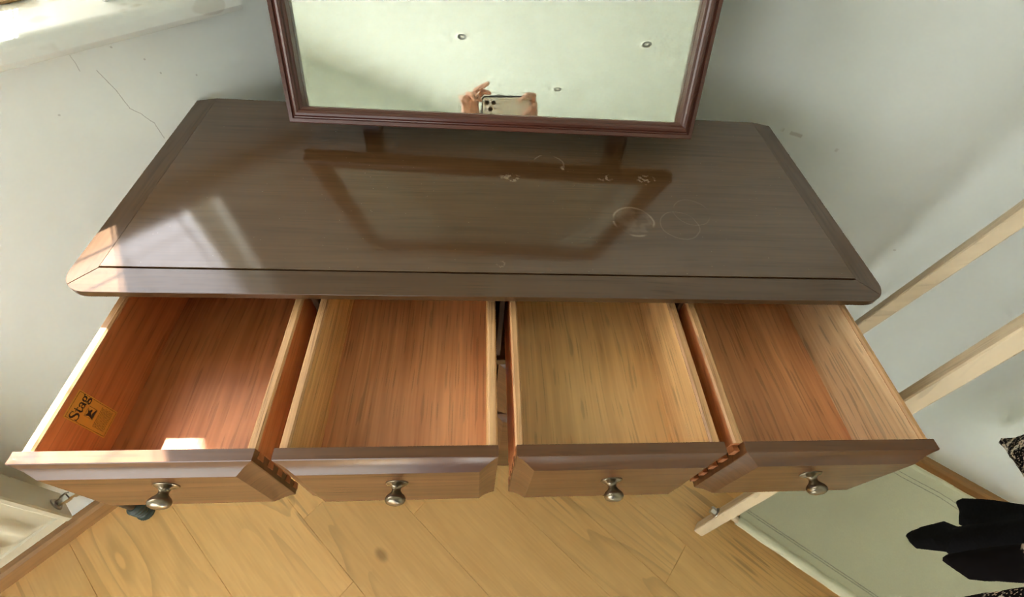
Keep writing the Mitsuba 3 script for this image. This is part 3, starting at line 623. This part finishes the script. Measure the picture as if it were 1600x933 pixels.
def sleeve(nc, r):
    n1, n2 = 150, 20; V = []
    for i in range(n1):
        t = -1.004 - 0.90 * i / (n1 - 1)
        for k in range(n2):
            a = 2 * math.pi * k / n2
            w = r * (1 + 0.05 * math.sin(t * 70 + 2 * math.sin(a * 2))) + 0.0022 * (meshkit.noise(np.array([t * 38, math.cos(a) * 1.5, math.sin(a) * 1.5])) - 0.5)
            V.append(RW(t, nc + w * math.cos(a), SZ + w * math.sin(a)))
    F = []
    for i in range(n1 - 1):
        for k in range(n2):
            q = [i * n2 + k, i * n2 + (k + 1) % n2, (i + 1) * n2 + (k + 1) % n2, (i + 1) * n2 + k]; F += [[q[0], q[1], q[2]], [q[0], q[2], q[3]]]
    m = trimesh.Trimesh(V, F, process=False); m.fix_normals(); return m
add('sleeve', sleeve(SF, 0.0125), 'canvas', smooth=True, parent=rk, label='rolled front hem round the rod')
add('sleeve', sleeve(SB - 0.012, 0.0115), 'canvas', smooth=True, parent=rk)
def seam_line(v0):
    j = int(np.argmin(abs(Vv[0] - v0))); p = top.reshape(nu, nv, 3)[::2, j] + ZA * 0.0004
    return tube(list(p), 0.0007, 5)
add('seam', seam_line(SF + 0.032), 'stitch', parent=rk); add('seam', seam_line(SF + 0.037), 'stitch', parent=rk)
add('seam', seam_line(SB - 0.052), 'stitch', parent=rk); add('seam', seam_line(SB - 0.060), 'stitch', parent=rk)
for nn, zz in ((0.5755 + 0.0985 * 0.122, 0.122), (0.93 + 0.118 * 0.763, 0.122)):
    for side, o in ((1, -0.967 + 0.0122), ):
        bk = add('bolt', lathe([(0, 0), (0.0098, 0), (0.0098, 0.0110), (0.0086, 0.0130), (0, 0.0130)], RW(o, nn, zz) + TR * 0.0028, TR, 6), 'steel', parent=rk)
        add('washer', lathe([(0, 0), (0.0142, 0), (0.0142, 0.0014), (0.0120, 0.0030), (0, 0.0030)], RW(o, nn, zz), TR), 'chrome', smooth=30, parent=rk)

# ------------------------------------------------------------------ clothes on the rack
def garment(outline, tpl, half, seed, sheet=5.0):
    """outline in (distance towards the wall, height); a soft body with folds running down"""
    poly = shapely.geometry.polygon.orient(Polygon(outline).buffer(0.012).buffer(-0.012), 1)
    cs = m3.CrossSection([np.array(poly.exterior.coords)[:-1].tolist()])
    m = m3.Manifold.extrude(cs, 1.0).refine_to_length(1.3) if False else m3.Manifold.extrude(cs, 2 * half)
    m = m.refine_to_length(0.016).translate([0, 0, -half])
    q = tm(m); v = q.vertices.copy()
    b = poly.exterior
    d = np.array([b.distance(Point(x, y)) for x, y in v[:, :2]])
    k = np.sqrt(np.clip(1 - (1 - np.clip(d / 0.022, 0, 1)) ** 2, 0.0, 1)) * 0.92 + 0.08
    f = meshkit.fbm(np.stack([v[:, 0] * 22, v[:, 1] * 3.5, v[:, 0] * 0 + seed], -1), 3, 3) - 0.5
    f2 = np.sin(v[:, 0] * 85 + 5 * meshkit.noise(np.stack([v[:, 0] * 5, v[:, 1] * 4, v[:, 0] * 0 + seed], -1)))
    tt = v[:, 2] * k + f * 0.020 + 0.003 * f2
    V3 = np.outer(tpl + tt, TR) + np.outer(v[:, 0], NR) + np.outer(v[:, 1], ZA)
    g = trimesh.Trimesh(V3, q.faces, process=False); g.fix_normals(); return g
def hanger(key, tpl, z=1.50):
    P = [RW(tpl, 0.765 + 0.19 * u, z + 0.045 - 0.075 * abs(u) ** 1.4) for u in np.linspace(-1, 1, 15)]
    add('hanger', tube(P, 0.006, 8), 'rack_wood', smooth=40, parent=key)
    H = [RW(tpl, 0.765, z + 0.045), RW(tpl, 0.765, z + 0.11)] + [RW(tpl, 0.765 + 0.022 * math.sin(a), z + 0.178 + 0.022 * -math.cos(a) + 0.0) for a in np.linspace(0.3, 4.2, 9)]
    add('hanger_hook', tube(H, 0.0022, 6), 'steel', smooth=40, parent=key)
SH = [(0.955, 1.47), (0.80, 1.535), (0.73, 1.535), (0.575, 1.47)]
def clothes(name, label, cat_, lower_right, lower_left, tpl, half, seed, mat):
    k = thing(name, label, cat_)
    add('fabric', garment(lower_right + SH + lower_left, tpl, half, seed), mat, smooth=True, parent=k)
    hanger(k, tpl)
    return k
G1 = clothes('black_cardigan', 'black garment with the lowest pointed hem hanging over the canvas shelf', 'clothing',
             [(.781, .228), (.784, .278), (.784, .32), (.764, .356), (.760, .404), (.743, .537), (.80, .9)], [(.56, .9), (.672, .533), (.684, .419), (.695, .344), (.709, .334), (.73, .253), (.754, .224), (.774, .208)], -1.310, 0.014, 1.0, 'black_cloth')
G2 = clothes('black_trousers', 'black garment with a short straight hem, hanging nearest the right wall', 'clothing',
             [(.882, .3), (.873, .333), (.839, .431), (.828, .479), (.86, .9)], [(.66, .9), (.763, .475), (.787, .35), (.823, .286), (.861, .285), (.877, .281)], -1.365, 0.012, 2.0, 'black_cloth')
G3 = clothes('floral_skirt', 'black garment with a rounded hem and few white flowers, overlapping the pointed one', 'clothing',
             [(.635, .408), (.648, .424), (.646, .488), (.642, .594), (.74, .95)], [(.50, .95), (.575, .59), (.582, .553), (.59, .511), (.592, .489), (.599, .457), (.616, .433)], -1.255, 0.011, 3.0, 'floral_border_cloth')
G4 = clothes('floral_blouse', 'black garment with white flowers at the bottom corner of the picture, nearest the room', 'clothing',
             [(.522, .515), (.531, .578), (.535, .616), (.537, .651), (.66, .95)], [(.42, .95), (.44, .7), (.472, .579), (.496, .505)], -1.200, 0.011, 4.0, 'floral_border_cloth')
G5 = clothes('floral_dress', 'black dress with dense cream flowers hanging in front of the right wall', 'clothing',
             [(1.093, .32), (1.085, .348), (1.085, .373), (1.077, .43), (1.0, .9)], [(.70, .9), (.879, .419), (.965, .37), (.996, .356), (1.011, .353), (1.048, .329), (1.085, .311)], -1.420, 0.010, 5.0, 'floral_cloth')

# ------------------------------------------------------------------ cream rug in front of the window, behind the camera
rg = thing('rug', 'cream woven rug on the floor behind the camera', 'rug')
rq = Polygon([LW(t, n, 0)[:2] for t, n in ((0.38, -1.13), (-1.75, -1.13), (-1.75, -2.7), (0.38, -2.7))])
rq = shapely.geometry.polygon.orient(rq, 1).buffer(-0.05).buffer(0.05, quad_segs=5)
add('pile', bevel_convex(rq.buffer(-0.012), 0.0002, 0.012, 0.004, 0.0), 'rug_cream', parent=rg)
add('border', prism(rq.difference(rq.buffer(-0.0115)), 0.0002, 0.010), 'canvas', parent=rg)

# ------------------------------------------------------------------ downlights in the ceiling
LABS = ['leftmost of the three recessed downlights seen in the mirror', 'downlight nearest the right side of the mirror frame', 'lowest downlight in the mirror, just right of the hand', 'recessed ceiling downlight above the chest, outside the picture']
for (x, y), lb in zip(((0.257, -1.669), (1.445, -1.649), (0.948, -2.233), (0.70, -1.05)), LABS):
    dl = thing('downlight', lb, 'downlight', 'recessed ceiling downlights')
    o = (x, y, CEIL)
    add('bezel', lathe([(0.030, 0.0), (0.043, 0.0), (0.043, 0.002), (0.038, 0.005), (0.031, 0.004)], o, (0, 0, -1)), 'lamp_white', smooth=40, parent=dl)
    add('cup', lathe([(0, 0.0005), (0.030, 0.0005), (0.031, 0.0035), (0.022, 0.0012), (0, 0.001)], o, (0, 0, -1)), 'lamp_cup', smooth=40, parent=dl)
    add('bulb', lathe([(0, 0.001), (0.014, 0.0012), (0.012, 0.003), (0, 0.0034)], o, (0, 0, -1)), 'lamp_glass', smooth=40, parent=dl)

# ------------------------------------------------------------------ the phone and the person who holds it (seen in the mirror)
E1, E2, E3 = RGT, UPV, FWD
LENS = CAM - MR * 0.0146 - MU * 0.022 - MN * -0.0 + MN * 0.036
PC = LENS + E1 * 0.0605 - E2 * 0.0185                       # middle of the phone's back face
PL_, PH_, PT_ = 0.158, 0.078, 0.0085
ph = thing('phone', 'white phone in a dark case held up in both hands, seen in the mirror', 'phone')
def pbox(x0, x1, y0, y1, z0, z1, r, mat, name):
    q = sbox(x0, y0, x1, y1).buffer(-r).buffer(r, quad_segs=6)
    m = bevel_convex(q, z0, z1, 0.0008); A = np.eye(4); A[:3, :3] = np.array([E1, E2, E3]).T; A[:3, 3] = PC; m.apply_transform(A)
    return add(name, m, mat, parent=ph)
pbox(-PL_ / 2 - 0.0025, PL_ / 2 + 0.0025, -PH_ / 2 - 0.0025, PH_ / 2 + 0.0025, -PT_, -0.0012, 0.013, 'phone_case', 'case')
pbox(-PL_ / 2, PL_ / 2, -PH_ / 2, PH_ / 2, -PT_ + 0.001, 0.0, 0.011, 'phone_white', 'back_panel')
pbox(-PL_ / 2 + 0.003, -PL_ / 2 + 0.049, PH_ / 2 - 0.050, PH_ / 2 - 0.003, 0.0, 0.0025, 0.010, 'plateau_white', 'camera_plateau')
for x, y in ((0.0150, -0.0155), (0.0365, -0.0155), (0.0255, -0.0370)):
    o = PC + E1 * (-PL_ / 2 + x) + E2 * (PH_ / 2 + y) + E3 * 0.0025
    add('lens', lathe([(0, 0), (0.0073, 0), (0.0073, 0.0018), (0.0062, 0.0022), (0, 0.0019)], o, E3), 'lens_black', smooth=30, parent=ph)
o = PC + E1 * (-PL_ / 2 + 0.0415) + E2 * (PH_ / 2 - 0.0355) + E3 * 0.0025
add('flash', lathe([(0, 0), (0.003, 0), (0.003, 0.0004), (0, 0.0005)], o, E3), 'lens_black', parent=ph)

def sph(c, r, n=14):
    return m3.Manifold.sphere(float(r), n).translate([float(x) for x in c])
def bone(a, ra, b, rb, n=14): return m3.Manifold.batch_hull([sph(a, ra, n), sph(b, rb, n)])
def chain(pts, rs): return [bone(pts[i], rs[i], pts[i + 1], rs[i + 1]) for i in range(len(pts) - 1)]
def hp(a, b, c): return LENS + E1 * a + E2 * b + E3 * c     # right, up, towards the scene, from the lens
hand_l, hand_r, nails = [], [], []
def finger(lst, pts, r=0.0082):
    P = [hp(*p) for p in pts]; rs = [r * 1.08, r, r * 0.93, r * 0.80][-len(P):] if len(P) <= 4 else None
    lst += chain(P, rs)
# left hand: cupped round the left end, forefinger raised, thumb on the top edge
PALM_L = [hp(-0.078, -0.040, -0.020), hp(-0.042, -0.035, -0.016), hp(-0.075, -0.004, -0.012), hp(-0.046, 0.004, -0.014)]
hand_l.append(m3.Manifold.batch_hull([sph(p, 0.0125) for p in PALM_L]))
WR_L = hp(-0.066, -0.098, -0.045)
hand_l.append(m3.Manifold.batch_hull([sph(PALM_L[0], 0.0135), sph(PALM_L[1], 0.0135), sph(WR_L + E1 * 0.012, 0.022), sph(WR_L - E1 * 0.012, 0.021)]))
finger(hand_l, [(-0.082, 0.000, -0.006), (-0.089, 0.024, 0.006), (-0.079, 0.031, 0.020), (-0.070, 0.022, 0.023)], 0.0076)
finger(hand_l, [(-0.068, 0.006, -0.006), (-0.066, 0.036, 0.006), (-0.052, 0.039, 0.022), (-0.044, 0.027, 0.026)], 0.0086)
finger(hand_l, [(-0.056, 0.008, -0.006), (-0.050, 0.034, 0.004), (-0.036, 0.032, 0.016), (-0.027, 0.020, 0.016)], 0.0086)
finger(hand_l, [(-0.048, 0.010, -0.012), (-0.040, 0.042, -0.006), (-0.018, 0.056, -0.002), (-0.001, 0.066, 0.000)], 0.0085)
finger(hand_l, [(-0.046, -0.030, -0.022), (-0.036, 0.006, -0.024), (-0.016, 0.034, -0.014), (0.004, 0.0335, -0.006)], 0.0092)
# right hand: two fingers hooked over the far end, thumb behind
PALM_R = [hp(0.150, -0.020, -0.022), hp(0.152, -0.062, -0.026), hp(0.160, -0.022, -0.045), hp(0.160, -0.060, -0.050)]
hand_r.append(m3.Manifold.batch_hull([sph(p, 0.0125) for p in PALM_R]))
WR_R = hp(0.165, -0.110, -0.072)
hand_r.append(m3.Manifold.batch_hull([sph(PALM_R[1], 0.0135), sph(PALM_R[3], 0.0135), sph(WR_R + E1 * 0.010, 0.021), sph(WR_R - E1 * 0.010, 0.021)]))
finger(hand_r, [(0.152, -0.014, -0.018), (0.152, 0.026, -0.004), (0.128, 0.034, 0.010), (0.105, 0.018, 0.014)], 0.0088)
finger(hand_r, [(0.154, -0.028, -0.016), (0.158, -0.002, 0.004), (0.143, -0.008, 0.017), (0.121, -0.028, 0.014)], 0.0090)
finger(hand_r, [(0.154, -0.046, -0.016), (0.161, -0.028, 0.006), (0.146, -0.036, 0.018), (0.126, -0.052, 0.014)], 0.0088)
finger(hand_r, [(0.154, -0.062, -0.020), (0.160, -0.054, 0.003), (0.146, -0.062, 0.014), (0.130, -0.072, 0.012)], 0.0076)
finger(hand_r, [(0.156, -0.030, -0.044), (0.140, -0.014, -0.040), (0.118, -0.012, -0.030), (0.098, -0.014, -0.0235)], 0.0092)
# skeleton
HEAD = np.array([0.520, -0.800, 1.412]); NECK = np.array([0.505, -0.845, 1.300])
SHL, SHR = np.array([0.335, -0.855, 1.255]), np.array([0.675, -0.855, 1.255])
ELL, ELR = np.array([0.285, -0.700, 1.015]), np.array([0.755, -0.700, 1.015])
CH, WA, HI = np.array([0.505, -0.87, 1.14]), np.array([0.505, -0.88, 0.98]), np.array([0.505, -0.88, 0.84])
body = hand_l + hand_r
body += chain([SHL, ELL, WR_L], [0.048, 0.038, 0.023]) + chain([SHR, ELR, WR_R], [0.048, 0.038, 0.023])
def ellp(c, rx, ry, rz): return m3.Manifold.sphere(1.0, 32).scale([rx, ry, rz]).translate([float(x) for x in c])
torso = [m3.Manifold.batch_hull([ellp(CH + [0, 0, 0.06], 0.155, 0.085, 0.08), ellp(CH - [0, 0, 0.04], 0.135, 0.092, 0.06), sph(SHL + [0.02, 0, 0], 0.045), sph(SHR - [0.02, 0, 0], 0.045)]),
         m3.Manifold.batch_hull([ellp(CH - [0, 0, 0.05], 0.13, 0.088, 0.06), ellp(WA, 0.115, 0.08, 0.05)]),
         m3.Manifold.batch_hull([ellp(WA, 0.115, 0.08, 0.05), ellp(HI, 0.155, 0.10, 0.08)])]
body += torso
legs = []
for sx in (-1, 1):
    hip, kn, an = HI + [sx * 0.085, 0, -0.03], np.array([0.505 + sx * 0.10, -0.865, 0.455]), np.array([0.505 + sx * 0.105, -0.895, 0.085])
    legs += chain([hip, kn, an], [0.085, 0.055, 0.036])
    body += chain([an, an + [sx * 0.01, 0.01, -0.045]], [0.034, 0.032]) + [m3.Manifold.batch_hull([sph(an + [0, -0.03, -0.052], 0.028), sph(an + [sx * 0.012, 0.10, -0.062], 0.019), sph(an + [sx * 0.02, 0.145, -0.066], 0.014)])]
body += legs
fdir = np.array([0.0, 0.80, -0.60]); hup = np.array([0.0, 0.60, 0.80]); hr = np.array([1.0, 0, 0])
def hd(a, f, u): return HEAD + hr * a + fdir * f + hup * u
skull = m3.Manifold.batch_hull([sph(hd(0, -0.020, 0.032), 0.077, 28), sph(hd(0, 0.018, 0.030), 0.068, 28)])
jaw = m3.Manifold.batch_hull([sph(hd(-0.036, 0.018, -0.030), 0.030), sph(hd(0.036, 0.018, -0.030), 0.030), sph(hd(0, 0.056, -0.070), 0.020), sph(hd(0, 0.040, 0.01), 0.056, 20)])
nose = m3.Manifold.batch_hull([sph(hd(0, 0.086, 0.014), 0.007), sph(hd(0, 0.106, -0.020), 0.009), sph(hd(-0.010, 0.092, -0.024), 0.007), sph(hd(0.010, 0.092, -0.024), 0.007)])
brow = m3.Manifold.batch_hull([sph(hd(-0.034, 0.068, 0.026), 0.012), sph(hd(0.034, 0.068, 0.026), 0.012)])
ears = [m3.Manifold.batch_hull([sph(hd(s * 0.073, -0.004, 0.014), 0.010), sph(hd(s * 0.078, -0.014, 0.022), 0.009), sph(hd(s * 0.072, 0.0, -0.020), 0.008)]) for s in (-1, 1)]
body += [skull, jaw, nose, brow] + ears + chain([NECK + [0, -0.005, -0.04], HEAD + [0, -0.03, -0.035]], [0.056, 0.050])
HN = len(hand_l) + len(hand_r)
hands = m3.Manifold.batch_boolean(body[:HN], m3.OpType.Add).refine_to_length(0.0035)
rest = m3.Manifold.batch_boolean(body[HN:], m3.OpType.Add).refine_to_length(0.011)
hands_zone = tm(hands + rest)
trimesh.smoothing.filter_taubin(hands_zone, lamb=0.5, nu=0.53, iterations=10)
pe = thing('person', 'person holding up a phone, seen as hands and hair in the mirror', 'person')
add('body', hands_zone, 'skin', smooth=True, parent=pe)
# nails
def nail(tip, prev, out_, w=0.0058):
    tip, prev = hp(*tip), hp(*prev); d = (tip - prev) / np.linalg.norm(tip - prev)
    o = E1 * out_[0] + E2 * out_[1] + E3 * out_[2]; o = o - d * np.dot(o, d); o /= np.linalg.norm(o); s = np.cross(d, o)
    c = tip + o * 0.0056
    return hull([c + d * a + s * b + o * h for a, b, h in ((-0.006, -w * .75, -.0012), (-0.006, w * .75, -.0012), (0.005, -w * .6, -.0016), (0.005, w * .6, -.0016), (-0.003, 0, 0.0009), (0.003, 0, 0.0005), (-0.006, 0, 0.0002), (0.006, 0, -0.0006))])
for tip, prev, o in (((-0.070, 0.022, 0.023), (-0.079, 0.031, 0.020), (0, 0.3, 1)), ((-0.044, 0.027, 0.026), (-0.052, 0.039, 0.022), (0, 0.2, 1)), ((-0.027, 0.020, 0.016), (-0.036, 0.032, 0.016), (0, 0.2, 1)), ((-0.001, 0.066, 0.0), (-0.018, 0.056, -0.002), (0.2, 0.6, -0.6)),
                     ((0.004, 0.0335, -0.006), (-0.016, 0.034, -0.014), (0, 1, -0.2)), ((0.105, 0.018, 0.014), (0.128, 0.034, 0.010), (0, 0.2, 1)), ((0.121, -0.028, 0.014), (0.143, -0.008, 0.017), (0, 0.2, 1)), ((0.126, -0.052, 0.014), (0.146, -0.036, 0.018), (0, 0.2, 1))):
    add('fingernail', nail(tip, prev, o), 'nail', smooth=True, parent=pe)
# hair: a cap with strands combed back, down to the nape
hm = m3.Manifold.batch_boolean([m3.Manifold.batch_hull([sph(hd(0, -0.026, 0.040), 0.084, 40), sph(hd(0, 0.006, 0.044), 0.074, 40)]), m3.Manifold.batch_hull([sph(hd(-0.03, -0.060, 0.0), 0.055), sph(hd(0.03, -0.060, 0.0), 0.055), sph(NECK + [0, -0.045, 0.0], 0.05)])], m3.OpType.Add)
face_cut = m3.Manifold.batch_hull([sph(hd(0, 0.12, -0.02), 0.06), sph(hd(0, 0.10, 0.015), 0.045), sph(hd(0, 0.10, -0.10), 0.06)])
hm = tm((hm - face_cut).refine_to_length(0.008)); hv = hm.vertices.copy()
trimesh.smoothing.filter_taubin(hm, lamb=0.5, nu=0.53, iterations=6)
nrm_ = hm.vertex_normals; w_ = meshkit.fbm(np.stack([hm.vertices[:, 0] * 130, hm.vertices[:, 1] * 20, hm.vertices[:, 2] * 20], -1), 3, 2) - 0.5
hm.vertices = hm.vertices + nrm_ * (w_ * 0.010)[:, None]
add('hair', hm, 'hair', smooth=True, parent=pe)
wisps = []
wr_ = np.random.RandomState(3)
for k in range(26):
    a = hd(wr_.uniform(-0.05, 0.05), wr_.uniform(-0.07, 0.03), 0.105); b = a + hup * wr_.uniform(0.006, 0.02) + fdir * wr_.uniform(-0.03, 0.02) + hr * wr_.uniform(-0.02, 0.02); c = b + fdir * -0.02 + hr * wr_.uniform(-0.03, 0.03)
    wisps.append(tube([a, b, c], [0.0016, 0.0012, 0.0005], 5))
add('loose_hair', cat(*wisps), 'hair', parent=pe)
for s in (-1, 1):
    add('eye', cat(trimesh.creation.icosphere(2, 0.0115).apply_translation(hd(s * 0.031, 0.072, 0.006))), 'eye_white', smooth=True, parent=pe)
    add('iris', trimesh.creation.icosphere(2, 0.0055).apply_translation(hd(s * 0.031, 0.0795, 0.004)), 'iris', smooth=True, parent=pe)
add('lips', tm(m3.Manifold.batch_hull([sph(hd(-0.018, 0.076, -0.048), 0.004), sph(hd(0.018, 0.076, -0.048), 0.004), sph(hd(0, 0.086, -0.046), 0.006), sph(hd(0, 0.084, -0.054), 0.005)])), 'lip', smooth=True, parent=pe)
# shirt: sleeves to just below the elbow, body to the hip; trousers and shoes
def grow(parts, name, mat, it=8, ln=0.016):
    q = tm(m3.Manifold.batch_boolean(parts, m3.OpType.Add).refine_to_length(ln)); trimesh.smoothing.filter_taubin(q, lamb=0.5, nu=0.53, iterations=it)
    w = meshkit.fbm(q.vertices * 9, 3, 4) - 0.5; q.vertices = q.vertices + q.vertex_normals * (w * 0.010)[:, None]
    add(name, q, mat, smooth=True, parent=pe)
FL, FR = ELL + (WR_L - ELL) * 0.28, ELR + (WR_R - ELR) * 0.28
sh = chain([SHL, ELL, FL], [0.060, 0.050, 0.045]) + chain([SHR, ELR, FR], [0.060, 0.050, 0.045])
sh += [m3.Manifold.batch_hull([ellp(CH + [0, 0, 0.06], 0.168, 0.10, 0.085), ellp(CH - [0, 0, 0.04], 0.152, 0.106, 0.06), sph(SHL + [0.02, 0, 0.004], 0.055), sph(SHR - [0.02, 0, -0.004], 0.055)]),
       m3.Manifold.batch_hull([ellp(CH - [0, 0, 0.05], 0.150, 0.104, 0.06), ellp(WA, 0.140, 0.100, 0.05), ellp(HI + [0, 0, 0.03], 0.170, 0.118, 0.05)])]
grow(sh, 'shirt', 'shirt')
tr2 = [m3.Manifold.batch_hull([ellp(HI + [0, 0, 0.02], 0.160, 0.108, 0.06), ellp(HI - [0, 0, 0.06], 0.165, 0.110, 0.06)])]
for sx in (-1, 1):
    hip, kn, an = HI + [sx * 0.085, 0, -0.03], np.array([0.505 + sx * 0.10, -0.865, 0.455]), np.array([0.505 + sx * 0.105, -0.895, 0.10])
    tr2 += chain([hip, kn, an], [0.094, 0.068, 0.055])
grow(tr2, 'trousers', 'trousers')
for sx in (-1, 1):
    an = np.array([0.505 + sx * 0.105, -0.895, 0.085])
    q = m3.Manifold.batch_hull([sph(an + [0, -0.032, -0.050], 0.036), sph(an + [sx * 0.012, 0.10, -0.056], 0.032), sph(an + [sx * 0.018, 0.15, -0.058], 0.026), sph(an + [0, -0.01, -0.01], 0.040)]) ^ m3.Manifold.cube([3, 3, 1]).translate([-1, -2, 0.001])
    add('shoe', tm(q.refine_to_length(0.012)), 'shoe', smooth=40, parent=pe)

labels = {k: v for k, v in labels.items() if v}
